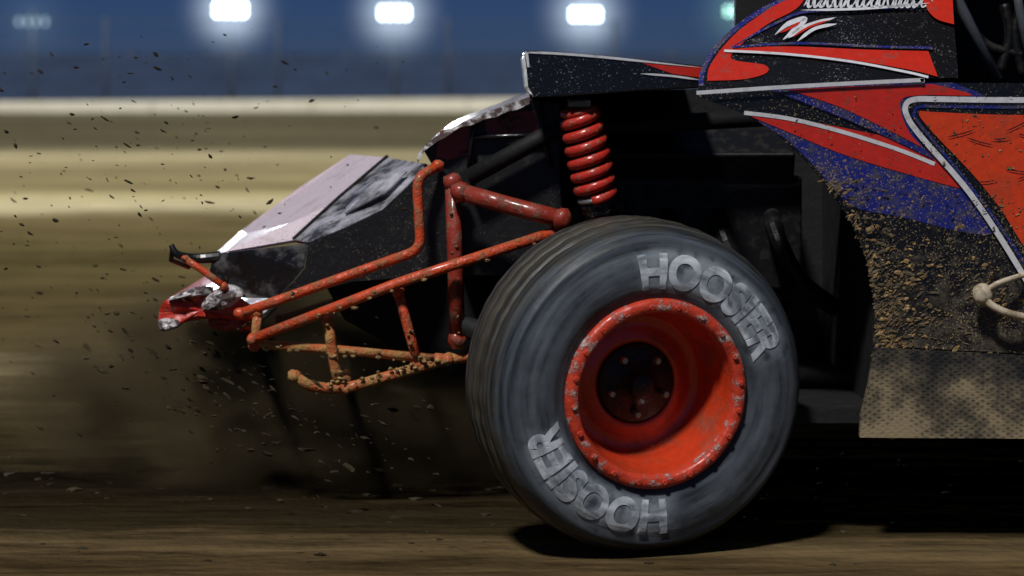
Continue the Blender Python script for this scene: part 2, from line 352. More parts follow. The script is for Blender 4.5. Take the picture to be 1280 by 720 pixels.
for q,mi in (([(606,143),(668,138),(672,168),(608,171)],1),([(550,164),(594,148),(588,192),(560,200),(545,196)],1)):
    b.add([W(u,v,.50)-Vector((0,.003,0)) for u,v in q],[list(range(len(q)))],mi)
b.mk('front_bulkhead_panel',[M_black2,M_darkred],car,bevel=.004)
b=B()
ed=cr([W(522,196,.49),W(540,176,.49),W(575,156,.49),(W(620,138,.49)),W(662,123,.49)],n=6)
for i in range(len(ed)-1):
    w0=.010+.010*noise.noise(ed[i]*30); w1=.010+.010*noise.noise(ed[i+1]*30)
    b.add([ed[i]+Vector((0,-.03,.004)),ed[i+1]+Vector((0,-.03,.004)),ed[i+1]+Vector((0,.8,.012)),ed[i]+Vector((0,.8,.012)),ed[i]+Vector((0,-.034,-w0)),ed[i+1]+Vector((0,-.034,-w1))],[[0,1,2,3],[0,4,5,1]])
b.mk('crumpled_edge_strip',[M_crumple],car)
b=B()
for pp in ([(598,146),(590,170),(586,215)],[(676,128),(678,170),(690,210)],[(590,172),(640,170),(690,168)]):
    v,f=sweep([W(u,v,.48) for u,v in pp],.006,8); b.add(v,f)
b.mk('bulkhead_brace',[M_black],car,smooth=True)
# ---- engine bay
b=B()
pp=[(668,116),(1160,104),(1160,470),(620,450),(590,300),(600,150)]
v,f=slab([W(u,v,.95) for u,v in pp],[W(u,v,.95)+Vector((0,.6,0)) for u,v in pp]); b.add(v,f)
b.mk('engine_bay_liner',[M_void],car)
b=B(); v,f=box((1.35,.95,.26),(1.9,1.7,.03)); b.add(v,f)
v,f=box((.78,.9,.60),(.03,1.68,.68)); b.add(v,f)
b.mk('floor_and_firewall',[M_void],car)
b=B()
v,f=box((.42,.75,.62),(.5,.36,.26)); b.add(v,f)
v,f=box((.42,.6,.80),(.46,.12,.07),Matrix.Rotation(.5,3,'X')); b.add(v,f)
for i in range(4):
    x=.24+i*.12; v,f=sweep(cr([(x,.56,.66),(x,.48,.62),(x+.05,.46,.52),(x+.14,.5,.45)],n=5),.021,12); b.add(v,f)
v,f=lathe([(.001,0),(.06,0),(.065,.02),(.06,.04),(.001,.04)],32); b.add([(p[0]+.2,p[1]+.45,p[2]+.66) for p in v],f)
b.mk('engine',[M_dsteel],car,bevel=.01)
b=B(); pp=[(400,345),(520,318),(600,300),(610,470),(560,470),(430,400)]
fr=[W(u,v,.75) for u,v in pp]; v,f=slab(fr,[p+Vector((0,.5,0)) for p in fr]); b.add(v,f); b.mk('radiator_duct',[M_void],car,bevel=.006)
b=B(); v,f=box((1.35,1.86,.6),(1.3,.02,.68)); b.add(v,f); v,f=box((1.2,1.80,1.02),(1.1,.02,.22)); b.add(v,f); b.mk('far_side_panel',[M_black],car)
# ---- nose
b=B()
def sheet(pts,mi,th=.006):
    fr=[W(*p) for p in pts]; v,f=slab(fr,[p+Vector((0.002,.004,-th)) for p in fr]); b.add(v,f,mi)
sheet([(268,317,.52),(302,288,1.3),(372,236,1.3),(438,193,1.3),(484,197,.9),(425,247,.75),(367,300,.6)],0)
sheet([(484,197,.89),(534,205,.62),(510,232,.54),(478,262,.50),(430,285,.5),(386,303,.50),(367,300,.6),(425,247,.745)],1)
sheet([(440,243,.72),(476,218,.66),(508,214,.60),(480,242,.54),(430,266,.57)],2,.003)
v,f=sweep([W(484,195.5,.89),W(425,245.5,.745),W(367,298.5,.6)],.0045,8); b.add(v,f,3)
b.mk('nose_panel',[M_pink,M_glossw,M_glossw,M_black2],car,label='pale scuffed nose panel with crease')
b=B()
v0=[(268,317),(300,314),(386,304),(380,335),(362,356),(345,373),(300,372),(282,362),(262,338)]
fr=[W(u,v,.50+.02*math.sin(u*.1)) for u,v in v0]; v,f=slab(fr,[p+Vector((0,.008,0)) for p in fr]); b.add(v,f,0)
v0=[(386,304),(430,286),(478,263),(512,232),(536,206),(560,212),(574,250),(572,335),(530,345),(440,352),(360,374),(346,373),(364,356),(381,335)]
fr=[W(u,v,.485) for u,v in v0]; v,f=slab(fr,[p+Vector((0,.02,0)) for p in fr]); b.add(v,f,1)
v,f=sweep(cr([W(214,306,.5),W(222,318,.5),W(245,323,.52),W(275,321,.52)],n=5),lambda t:.006+.008*t,10); b.add(v,f,1)
v,f=sweep([W(216,308,.5),W(214,325,.52),W(236,334,.6)],.006,8); b.add(v,f,1)
b.mk('nose_side',[M_greyscuff,M_black2],car,label='torn black nose side')
b=B()
def blob(pts,y,mi,th=.05,amp=.012):
    P=sm(pts,4); 
    fr=[W(u,v,y)+Vector((0,amp*noise.noise(Vector((u*.05,v*.05,1))),0)) for u,v in P]
    c=sum(fr,Vector())/len(fr)-Vector((0,.012,0)); n=len(fr); bk=[p+Vector((0,th,0)) for p in fr]
    mid=[c+(p-c)*.6+Vector((0,-.008+.012*noise.noise(p*40),.006*noise.noise(p*70))) for p in fr]
    v=fr+mid+[c]+bk; f=[]
    for i in range(n):
        k=(i+1)%n; f+= [[i,k,n+k,n+i],[n+i,n+k,2*n],[k,i,2*n+1+i,2*n+1+k]]
    b.add(v,f,mi)
blob([(198,405),(200,385),(212,372),(240,364),(268,362),(300,372),(322,390),(312,400),(270,398),(235,402),(205,414)],.5,0,.6)
blob([(196,403),(205,398),(222,400),(225,408),(205,414)],.485,1,.03)
blob([(210,375),(235,362),(262,358),(262,368),(235,372)],.48,1,.03)
blob([(252,384),(262,368),(285,356),(305,366),(290,382),(270,388)],.47,1,.02)
blob([(262,398),(290,392),(318,396),(318,412),(290,414),(265,410)],.52,2,.5)
b.mk('crumpled_front_bumper',[M_spring,M_crumple,M_dredtube],car,label='crushed red bumper corner with torn film')
# ---- bumper frame tubes
b=B()
def tb(pts,r,mi,n=12):
    P=bent([W(*p) for p in pts]); v,f=sweep(P,r,n); b.add(v,f,mi)
    for q in (P[0],P[-1]):
        v,f=ico(q,r*1.25,jag=.12,sub=2); b.add(v,f,mi)
tb([(316,424,.42),(500,353,.40),(690,291,.36)],.0122,0)
tb([(300,392,.44),(352,374,.43),(526,312,.42),(521,222,.42),(548,207,.46)],.0115,0)
tb([(232,324,.46),(256,340,.46),(280,358,.46)],.008,0)
tb([(566,228,.44),(569,330,.44),(572,425,.44)],.018,2)
tb([(576,240,.40),(640,258,.38),(702,274,.34)],.020,2)
tb([(322,392,.44),(318,430,.44),(420,437,.44),(548,449,.44)],.0105,1)
tb([(318,432,.44),(324,385,1.3),],.011,0)
tb([(410,403,.43),(416,445,.43),(424,484,.44)],.012,1)
tb([(498,366,.43),(510,410,.43),(523,456,.44)],.0115,0)
tb([(368,470,.42),(388,484,.43),(432,486,.44),(480,472,.44),(560,449,.44)],.0125,1)
tb([(432,486,.44),(436,440,1.3)],.011,1)
tb([(548,449,.44),(600,446,.46)],.012,1)
y0=1.32
tb([(350,400,y0),(520,345,y0),(690,291,y0)],.012,0); tb([(360,430,y0),(560,430,y0)],.011,1); tb([(566,240,y0),(572,425,y0)],.015,2)
tb([(245,372,.5),(300,360,1.3)],.012,0)
# lumps of clay stuck on the tubes
random.seed(11)
for (p,q,n_) in (((330,419,.415),(680,295,.36),26),((355,373,.43),(520,314,.42),14),((330,432,.43),(545,449,.43),26),((392,484,.43),(555,450,.43),26),((410,405,.42),(424,482,.43),12),((566,235,.43),(572,420,.43),16),((500,370,.42),(522,452,.43),10)):
    A_=W(*p);B_=W(*q)
    for i in range(n_):
        t=random.random(); r=random.uniform(.002,.006); P_=A_.lerp(B_,t)+Vector((random.uniform(-.006,.006),random.uniform(-.011,.002),random.uniform(-.011,.009)))
        v,f=ico(P_,r,1.3,.7,.9,None,.35); b.add(v,f,3)
random.seed(7)
b.mk('front_bumper_frame',[M_tube,M_tubelow,M_dredtube,M_clod],car,smooth=True,label='bent orange tube frame caked with clay')
b=B()
def rod(a,c,r): 
    v,f=sweep([Vector(a),(Vector(a)+Vector(c))/2,Vector(c)],r,12); b.add(v,f)
rod((.02,.55,.30),(.22,.25,.26),.014); rod((.45,.6,.30),(.26,.25,.26),.014); rod((-.05,.9,.35),(.16,.24,.36),.010)
rod((.35,.75,.5),(.25,.2,.46),.013); rod((.17,.2,.22),(.17,1.6,.22),.02)
b.mk('suspension_arm',[M_dsteel],car,smooth=True)
b=B(); 
for y in (.45,1.4):
    v,f=sweep(bent([(-.12,y,.42),(.1,y,.34),(.8,y,.30),(2,y,.30)]),.025,12); b.add(v,f)
    v,f=sweep(bent([(-.1,y,.75),(.1,y,.86),(.8,y,.9)]),.02,12); b.add(v,f)
b.mk('chassis_rail',[M_void],car,smooth=True)
# ---- shock absorber
A=W(724,140,.30); C=W(752,276,.33)
ax=(C-A); axn=ax.normalized(); e1=axn.cross(Vector((0,1,0))).normalized(); e2=axn.cross(e1)
def latheax(prof,n=28):
    v=[];f=[]
    for r,t in prof:
        for j in range(n):
            a=2*math.pi*j/n; v.append(A+ax*t+e1*r*math.cos(a)+e2*r*math.sin(a))
    for i in range(len(prof)-1):
        for j in range(n):
            k=(j+1)%n; f.append([i*n+j,i*n+k,(i+1)*n+k,(i+1)*n+j])
    return v,f
v,f=latheax([(.001,-.07),(.014,-.07),(.02,-.02),(.03,0),(.034,.01),(.034,.05),(.026,.06),(.026,.45),(.029,.46),(.029,.8),(.001,.8)])
shock=mk('shock_absorber',v,f,[M_dredtube],car,smooth=True,label='red coil-over shock absorber')
turns=6.3; pts=[]
n=int(turns*20)
for i in range(n+1):
    t=i/n; a=2*math.pi*turns*t; tt=.03+.76*t; R=.0345+.003*math.sin(t*3.1)
    pts.append(A+ax*tt+e1*R*math.cos(a)+e2*R*math.sin(a))
v,f=sweep(pts,.0130,10); mk('coil_spring',v,f,[M_spring],shock,smooth=True)
v,f=latheax([(.001,.82),(.036,.82),(.040,.85),(.034,.87),(.040,.90),(.033,.93),(.038,.97),(.030,1.05),(.001,1.05)])
mk('rubber_boot',v,f,[M_black],shock,smooth=True)
v,f=latheax([(.001,.76),(.038,.76),(.044,.775),(.044,.80),(.038,.815),(.001,.815)]); mk('spring_seat',v,f,[M_steel],shock,smooth=True)
v,f=latheax([(.001,-.05),(.03,-.05),(.041,-.03),(.043,.0),(.038,.03),(.001,.03)]); mk('upper_spring_cap',v,f,[M_spring],shock,smooth=True)
b=B(); v,f=box(A+Vector((0,.1,.02)),(.05,.3,.02)); b.add(v,f); b.mk('upper_bracket',[M_dsteel],shock,bevel=.003)
# ---- wheel
prof=[(.186,.006),(.196,-.004),(.205,-.004),(.214,-.010),(.222,-.012),(.250,-.014),(.276,-.011),(.290,-.005),(.302,.000),(.308,-.001),(.316,.007),(.326,.022),(.334,.040),(.337,.052),(.3375,.066),(.333,.068),(.333,.073),(.340,.075),(.342,.110),(.337,.112),(.337,.118),(.3425,.120),(.3425,.155),(.337,.157),(.337,.163),(.341,.165),(.339,.205),(.333,.207),(.333,.212),(.336,.214),(.333,.232),(.318,.262),(.29,.275),(.25,.28),(.2,.27),(.186,.262)]
def sidey(r):
    for (r0,y0),(r1,y1) in zip(prof,prof[1:]):
        if r0<=r<=r1: return y0+(y1-y0)*(r-r0)/(r1-r0)
    return -.01
def make_wheel(loc,rot,full=True,name='wheel'):
    b=B()
    v,f=lathe([(.172,-.006),(.166,.004),(.160,.02),(.156,.045),(.150,.055),(.147,.085),(.146,.12),(.138,.132),(.115,.128),(.095,.118),(.085,.118),(.085,.135),(.16,.15),(.182,.25),(.196,.262)],128); b.add(v,f,0)
    wh=b.mk(name,[M_rim],car,recenter=False,smooth=True)
    wh.location=Vector(loc)-wloc[car.name]; wh.rotation_euler=rot
    v,f=lathe(prof,160)
    vv=[]
    for p in v:
        r=math.hypot(p[0],p[2])
        if r>.325:
            a=math.atan2(p[2],p[0]); k=1+.005*noise.noise(Vector((a*14,p[1]*40,0)))-(.004 if (int((a+math.pi)/(2*math.pi)*80)%2 and .07<p[1]<.21) else 0)
            vv.append((p[0]*k,p[1],p[2]*k))
        else: vv.append(p)
    ty=mk('tyre',vv,f,[M_tyre],wh,recenter=False,smooth=True)
    b=B(); v,f=lathe([(.166,.002),(.168,-.012),(.173,-.017),(.186,-.016),(.192,-.012),(.195,-.004),(.192,.006)],128)
    vv=[]
    for p in v:
        q=Vector(p); k=1+.004*noise.noise(q*25); vv.append((p[0]*k,p[1]+.0025*noise.noise(q*33),p[2]*k))
    b.add(vv,f,0)
    b.mk('bead_lock_ring',[M_ring],wh,recenter=False,smooth=True)
    b=B(); v,f=lathe([(.001,.07),(.022,.07),(.026,.076),(.028,.105),(.05,.108),(.055,.112),(.078,.112),(.083,.118),(.083,.13)],64); b.add(v,f)
    b.mk('hub',[M_black2],wh,recenter=False,smooth=True)
    if full:
        def polar_copies(nm,prof_,n,R,a0,mat):
            v,f=lathe(prof_,6); me=None
            for i in range(n):
                a=2*math.pi*i/n+a0
                if me is None:
                    o=mk(nm,v,f,[mat],wh,recenter=False); me=o.data
                else:
                    o=bpy.data.objects.new(nm,me); scene.collection.objects.link(o); o.parent=wh
                o.location=(R*math.cos(a),0,R*math.sin(a))
        polar_copies('ring_bolt',[(.0005,-.0215),(.005,-.0215),(.006,-.020),(.0062,-.014)],20,.180,.1,M_ring)
        polar_copies('lug_nut',[(.0005,.088),(.006,.088),(.009,.093),(.009,.112)],5,.062,.9,M_steel)
        cu=bpy.data.curves.new('t','FONT'); cu.body='HOOSIER'; cu.size=1; cu.resolution_u=6; cu.offset=.045
        to=bpy.data.objects.new('t',cu); scene.collection.objects.link(to); bpy.context.view_layer.update()
        me=bpy.data.meshes.new_from_object(to); bpy.data.objects.remove(to)
        bm=bmesh.new(); bm.from_mesh(me)
        bmesh.ops.triangulate(bm,faces=bm.faces[:])
        for _ in range(2):
            es=[e for e in bm.edges if e.calc_length()>.08]
            bmesh.ops.subdivide_edges(bm,edges=es,cuts=1)
        bmesh.ops.triangulate(bm,faces=bm.faces[:])
        xs=[q.co.x for q in bm.verts]; x0,x1=min(xs),max(xs); ys=[q.co.y for q in bm.verts]; y0,y1=min(ys),max(ys)
        co=[q.co.copy() for q in bm.verts]; fs=[[q.index for q in fa.verts] for fa in bm.faces]; bm.free()
        for st in (100,276):
            vs=[]
            for c in co:
                a=math.radians(st-84*(c.x-x0)/(x1-x0)); r=.214+.074*(c.y-y0)/(y1-y0)
                vs.append((r*math.cos(a),sidey(r)-.0015,r*math.sin(a)))
            mk('sidewall_lettering',vs,fs,[M_letter],wh,recenter=False)
    return wh
w1=make_wheel((.290,-.12,.335),(math.radians(4),0,math.radians(17)))
w2=make_wheel((.27,1.95,.343),(math.radians(-2),0,math.radians(197)),False)
# ---- mud flecks on door
b=B()
poly=[(930,142),(975,170),(1020,215),(1056,265),(1081,320),(1093,380),(1092,432),(1076,547),(1500,547),(1500,115),(1000,115)]
cnt=0
while cnt<3600:
    k=random.random()
    if k<.28:
        t=random.random(); v_=220+330*t**.8; ex=[1022,1056,1081,1093,1092,1085][min(5,int((v_-215)/55))]
        u=ex+abs(random.gauss(0,34))+2; r=random.choice([.0009,.0012,.002,.0025,.0035])
    elif k<.66:
        u=random.uniform(1060,1420); v_=random.triangular(205,490,380); r=random.choice([.0007,.0009,.0013,.0018,.0028])
        if noise.noise(Vector((u*.02,v_*.02,0)))<-.1: continue
    else:
        u=random.uniform(960,1500); v_=random.uniform(112,546); r=random.choice([.0006,.0008,.001,.0015])
    if not inside((u,v_),poly) : continue
    r*=random.uniform(.6,1.5)
    v,f=ico(W(u,v_,.028 if v_>290 else .018),r,random.uniform(.7,2.8),.35,random.uniform(.4,1.3),Matrix.Rotation(random.uniform(-1.0,.3),3,'Y'),.45); b.add(v,f,0 if random.random()<.55 else 1); cnt+=1
b.mk('mud_splatter',[M_clod,paint('half_dry_clay',(.15,.11,.06),.7,(.07,.055,.03),.45,.6,60,0)],car)['kind']='stuff'
b=B()
v,f=ico(W(1228,368,-.01),.021,1,.8,1.1,None,.06,3); b.add(v,f)
v,f=sweep(cr([W(1229,370,-.01),W(1240,382,-.02),W(1262,392,-.02),W(1300,400,0)],n=6),.008,10); b.add(v,f)
v,f=sweep(cr([W(1229,366,-.01),W(1248,354,-.015),W(1275,345,0),W(1300,338,.02)],n=6),.006,10); b.add(v,f)
b.mk('nerf_bar_hook',[M_cream],car,smooth=True,label='cream bent rod with rounded end')
# ---- cockpit
cage=B()
def ct(pts,r): 
    v,f=sweep(bent(pts),r,12); cage.add(v,f)
for y in (.33,1.55):
    ct([W(1246,100,y),W(1194,-5,y),W(1150,-95,y),W(1500,-170,y),W(1900,-150,y)],.013 if y<1 else .02)
    ct([Vector((1.75,y,.3)),Vector((1.75,y,1.4))],.02)
ct([W(1150,-95,.33),W(1150,-95,.33)+Vector((0,1.2,0))],.018)
ct([W(1290,100,.40),W(1262,-60,.40)],.010)
cage.mk('roll_cage',[paint('grey_cage_tube',(.09,.095,.11),.35,(.1,.08,.06),.6,.8,40,.2)],car,smooth=True)
b=B()
v,f=box((1.42,.95,.98),(.16,.55,.75),Matrix.Rotation(.2,3,'Y')); b.add(v,f)
v,f=box((1.2,.95,.62),(.5,.5,.12)); b.add(v,f)
b.mk('seat',[M_black2],car,bevel=.04)
b=B(); v,f=box((1.16,1.62,1.2),(1.1,.02,.5)); b.add(v,f); b.mk('cockpit_far_panel',[M_void],car)
b=B(); v,f=box((1.42,.9,1.75),(1.1,1.5,.02)); b.add(v,f); b.mk('roof',[M_black],car,bevel=.005)
b=B()
for pp in ([(1255,5),(1262,45),(1250,90)],[(1275,10),(1268,50),(1280,95)],[(1215,40),(1240,60),(1285,70)]):
    v,f=sweep(cr([W(u,v,.45) for u,v in pp],n=5),.012,8); b.add(v,f)
b.mk('harness_strap',[M_dsteel],car,smooth=True)
# ================= GROUND =================
def gz(x,y):
    z=.008*noise.noise(Vector((x*.7,y*2.2,0)))+.0045*noise.noise(Vector((x*2.4,y*11,3)))+.003*noise.noise(Vector((x*11,y*30,5)))
    z*=min(1,max(.3,abs(y-.02)*2+abs(x-.27)*1.2))
    z-=.004
    z+=.034*math.exp(-((y-.95-.1*math.sin(x*1.3))/.12)**2)*(.4+1.1*abs(noise.noise(Vector((x*4,y*5,1)))))*(1 if x<-.25 else max(0,1-(x+.25)*4))
    if y>32: 
        t=min(1,(y-32)/24); z+=.42*t*t*(3-2*t)
    if y>75: z-=min(.5,(y-75)*.1)
    return z
ys=[-4.9+i*.25 for i in range(14)]
y=ys[-1]
while y<3: y+=.016; ys.append(y)
while y<700: y+=max(.02,(y+5)*.012); ys.append(y)
us=[-1.6,-1.1,-.7]+[-.5+i/300 for i in range(301)]+[.7,1.1,1.6]
vs=[];fs=[]
for y in ys:
    hw=max(2.6,(y+5)*.5)
    for u in us:
        x=u*2*hw*(1 if abs(u)<=.5 else 3); vs.append((x,y,gz(x,y)))
nu=len(us)
for i in range(len(ys)-1):
    for j in range(nu-1): fs.append([i*nu+j,i*nu+j+1,(i+1)*nu+j+1,(i+1)*nu+j])
def groundmat():
    m,nt,b=newmat('track_clay'); L=nt.links.new
    geo=N(nt,'ShaderNodeNewGeometry'); sp=N(nt,'ShaderNodeSeparateXYZ'); L(geo.outputs['Position'],sp.inputs[0])
    a=N(nt,'ShaderNodeMath',operation='ADD'); a.inputs[1].default_value=6; L(sp.outputs['Y'],a.inputs[0])
    lg=N(nt,'ShaderNodeMath',operation='LOGARITHM'); lg.inputs[1].default_value=100; L(a.outputs[0],lg.inputs[0])
    mp=N(nt,'ShaderNodeCombineXYZ'); mx_=N(nt,'ShaderNodeMath',operation='DIVIDE'); L(sp.outputs['X'],mx_.inputs[0]); L(a.outputs[0],mx_.inputs[1])
    L(mx_.outputs[0],mp.inputs[0]); 
    ly=N(nt,'ShaderNodeMath',operation='MULTIPLY'); ly.inputs[1].default_value=22; L(lg.outputs[0],ly.inputs[0]); L(ly.outputs[0],mp.inputs[1])
    n1=N(nt,'ShaderNodeTexNoise'); n1.inputs['Scale'].default_value=2.8; n1.inputs['Detail'].default_value=10; n1.inputs['Roughness'].default_value=.72; L(mp.outputs[0],n1.inputs['Vector'])
    off=N(nt,'ShaderNodeMath',operation='MULTIPLY_ADD'); off.inputs[1].default_value=.065; L(n1.outputs['Fac'],off.inputs[0]); L(lg.outputs[0],off.inputs[2])
    of2=N(nt,'ShaderNodeMath',operation='ADD'); of2.inputs[1].default_value=-.0325; L(off.outputs[0],of2.inputs[0])
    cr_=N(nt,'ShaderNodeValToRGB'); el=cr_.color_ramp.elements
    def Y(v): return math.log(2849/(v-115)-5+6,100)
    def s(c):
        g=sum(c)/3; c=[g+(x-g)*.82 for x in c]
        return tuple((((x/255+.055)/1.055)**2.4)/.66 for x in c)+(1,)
    bands=[(720,(76,60,35)),(676,(84,68,42)),(658,(44,35,19)),(600,(20,16,10)),(575,(42,35,20)),(520,(60,50,29)),(468,(76,65,40)),(452,(122,108,74)),(440,(80,68,40)),(400,(76,64,36)),(340,(86,74,41)),(290,(100,87,50)),(268,(112,98,60)),(258,(190,176,130)),(246,(186,172,122)),(236,(140,126,80)),(205,(146,132,90)),(192,(170,156,112)),(186,(92,84,58)),(150,(78,72,54)),(140,(110,104,80)),(128,(60,60,50))]  # near-black bands paint the car's cast shadow into the clay colours
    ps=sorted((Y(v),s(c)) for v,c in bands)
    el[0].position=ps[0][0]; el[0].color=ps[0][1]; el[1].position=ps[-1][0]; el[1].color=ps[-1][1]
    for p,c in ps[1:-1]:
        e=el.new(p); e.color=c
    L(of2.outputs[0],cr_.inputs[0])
    n2=N(nt,'ShaderNodeTexNoise'); n2.inputs['Scale'].default_value=1; n2.inputs['Detail'].default_value=9; n2.inputs['Roughness'].default_value=.7
    mp2=N(nt,'ShaderNodeMapping'); mp2.inputs['Scale'].default_value=(2.2,16,8); L(geo.outputs['Position'],mp2.inputs['Vector']); L(mp2.outputs[0],n2.inputs['Vector'])
    ad=N(nt,'ShaderNodeMath',operation='ADD'); L(n1.outputs['Fac'],ad.inputs[0]); L(n2.outputs['Fac'],ad.inputs[1])
    mr=N(nt,'ShaderNodeMapRange'); mr.inputs[1].default_value=.74; mr.inputs[2].default_value=1.26; mr.inputs[3].default_value=.25; mr.inputs[4].default_value=1.7; L(ad.outputs[0],mr.inputs[0])
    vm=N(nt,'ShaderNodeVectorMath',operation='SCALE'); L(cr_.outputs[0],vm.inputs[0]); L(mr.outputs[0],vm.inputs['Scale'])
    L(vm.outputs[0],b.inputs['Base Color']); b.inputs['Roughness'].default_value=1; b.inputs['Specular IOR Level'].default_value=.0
    n3=N(nt,'ShaderNodeTexNoise'); n3.inputs['Scale'].default_value=35; n3.inputs['Detail'].default_value=8; L(geo.outputs['Position'],n3.inputs['Vector'])
    bp=N(nt,'ShaderNodeBump'); bp.inputs['Strength'].default_value=.7; bp.inputs['Distance'].default_value=.015; L(n3.outputs['Fac'],bp.inputs['Height']); L(bp.outputs[0],b.inputs['Normal'])
    return m
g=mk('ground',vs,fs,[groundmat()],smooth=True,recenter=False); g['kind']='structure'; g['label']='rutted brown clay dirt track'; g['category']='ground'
b=B()
for i in range(650):
    x=random.uniform(-1.6,1.6); y=random.gauss(.9,.4) if random.random()<.6 else random.uniform(-.6,4)
    r=random.choice([.0025,.003,.005,.007,.010])*random.uniform(.6,1.2)
    v,f=ico((x,y,gz(x,y)+r*.05),r,1.6,1.1,.5,None,.35); b.add(v,f)
mcr=paint('track_crumbs',(.035,.028,.017),1,(.075,.06,.036),.45,.65,30,0,bump=.6); mcr.node_tree.nodes['Principled BSDF'].inputs['Specular IOR Level'].default_value=.05
o=b.mk('loose_clay_clods',[mcr]); o['kind']='stuff'; o['label']='loose dark clay crumbs scattered over the track'; o['category']='dirt'
b=B()
for i in range(950):
    k=random.random()
    if k<.3: u=random.gauss(170,130); v_=random.gauss(230,110)
    elif k<.4: u=random.uniform(0,520); v_=random.uniform(40,560)
    else: u=random.gauss(340,115); v_=420+(u-160)*.25+random.gauss(40,50)
    y=random.uniform(-.1,1.6)
    if u>570 or v_>640: continue
    r=random.choice([.001,.0015,.002,.0028,.004])*random.uniform(.6,1.2)
    if k>=.4: r*=random.choice([1,1.2,1.6])
    v,f=ico(W(u,v_,y),r,random.uniform(1.2,3.2),1,random.uniform(.6,1),Matrix.Rotation(random.gauss(.35,.35),3,'Y'),.4); b.add(v,f)
M_dclod.node_tree.nodes['Principled BSDF'].inputs['Specular IOR Level'].default_value=.1
o=b.mk('flying_dirt',[M_dclod]); o['kind']='stuff'; o['label']='dark clay bits thrown up beside the car'; o['category']='dirt'
def dustmat():
    m=bpy.data.materials.new('brown_dust'); m.use_nodes=True; nt=m.node_tree; L=nt.links.new
    nt.nodes.remove(nt.nodes['Principled BSDF']); out=nt.nodes['Material Output']
    pv=N(nt,'ShaderNodeVolumePrincipled'); pv.inputs['Color'].default_value=(.20,.15,.08,1); pv.inputs['Anisotropy'].default_value=.0
    tc=N(nt,'ShaderNodeTexCoord'); ln=N(nt,'ShaderNodeVectorMath',operation='MULTIPLY'); ln.inputs[1].default_value=(1/.85,1/.7,1/.32); L(tc.outputs['Object'],ln.inputs[0])
    le=N(nt,'ShaderNodeVectorMath',operation='LENGTH'); L(ln.outputs[0],le.inputs[0])
    fa=N(nt,'ShaderNodeMapRange'); fa.inputs[1].default_value=1; fa.inputs[2].default_value=.3; L(le.outputs['Value'],fa.inputs[0])
    mp=N(nt,'ShaderNodeMapping'); mp.inputs['Rotation'].default_value=(0,.5,0); mp.inputs['Scale'].default_value=(.5,1,1.2); L(tc.outputs['Object'],mp.inputs['Vector'])
    no=N(nt,'ShaderNodeTexNoise'); no.inputs['Scale'].default_value=7; no.inputs['Detail'].default_value=5; L(mp.outputs[0],no.inputs['Vector'])
    nr=N(nt,'ShaderNodeMapRange'); nr.inputs[1].default_value=.45; nr.inputs[2].default_value=.62; nr.inputs[4].default_value=26; L(no.outputs['Fac'],nr.inputs[0])
    mu=N(nt,'ShaderNodeMath',operation='MULTIPLY'); L(fa.outputs[0],mu.inputs[0]); L(nr.outputs[0],mu.inputs[1]); L(mu.outputs[0],pv.inputs['Density'])
    L(pv.outputs[0],out.inputs['Volume']); return m
v,f=ico((0,0,0),1,.85,.7,.32,None,0,3)
o=mk('dust_cloud',v,f,[dustmat()],recenter=False,smooth=True); o.location=(-.50,1.15,.19); o['kind']='stuff'; o['label']='low brown dust cloud beneath the car nose'; o['category']='dust'
# ================= WALL, FENCE, STAND =================
b=B()
M_wall=paint('pale_concrete',(.86,.80,.60),.9,(.58,.52,.36),.48,.72,.5,0,bscale=4,bump=.2)
def yy(x): return 60+.12*x
def tp(x): return .78+.0065*x if x<20 else .91
for i in range(30):
    x0=-60+i*4.2; x1=x0+4.2 if i==29 else x0+4.17
    F=[(x0,yy(x0)+1.0,tp(x0)),(x1,yy(x1)+1.0,tp(x1)),(x1,yy(x1),.34),(x0,yy(x0),.34)]  # slope added so the wall face catches more of the key light
    K=[(x0,yy(x0)+1.5,tp(x0)),(x1,yy(x1)+1.5,tp(x1)),(x1,yy(x1)+1.5,.1),(x0,yy(x0)+1.5,.1)]
    v,f=slab(F,K); b.add(v,f)
o=b.mk('track_wall',[M_wall]); o['label']='long pale sloped concrete wall along the dirt track'; o['category']='wall'
fence=empty('safety_fence',(0,64,0),label='wire catch fence on posts behind the track wall',cat='fence')
M_post=paint('galvanised_post',(.09,.12,.18),.6,(.05,.06,.08),.5,.7,3,0)
for i in range(14):
    x=-30+i*4.7; v,f=sweep([(x,62.8+.12*x,.3),(x,62.8+.12*x,1.7),(x,62.8+.12*x,3)],.05,8)
    mk('post',v,f,[M_post],fence,smooth=True)
b=B()
for z in (1.1,1.5,1.9,2.3,2.9):
    v,f=sweep([(-34,58.8,z),(0,62.9,z),(34,67,z)],.012,6); b.add(v,f)
b.mk('cable',[M_post],fence)
st=empty('grandstand',(0,232,0),label='long dim blue-grey grandstand behind the floodlit track',cat='grandstand')
M_st=paint('dim_blue_cladding',(.060,.095,.175),1,(.035,.06,.12),.42,.62,.25,0,bscale=2,col2=(.045,.075,.14))  # blue close to the sky tone, distant haze is put into the colour
M_st2=paint('dim_stand_column',(.11,.15,.24),1,(.07,.1,.17),.42,.62,.25,0,bscale=2)
b=B()
for i in range(5):
    v,f=box((0,228+i*1.6,.5+i*.42),(200,1.6,1.0+i*.84)); b.add(v,f)
b.mk('seating_tier',[M_st],st)
b=B(); v,f=box((0,236.6,2.4),(200,.4,4.8)); b.add(v,f)
b.mk('rear_wall',[M_st],st)
for i in range(18):
    x=-92+i*10.8; b=B(); v,f=box((x,235.9,2.6),(.7,.5,5.2)); b.add(v,f); b.mk('column',[M_st2],st)
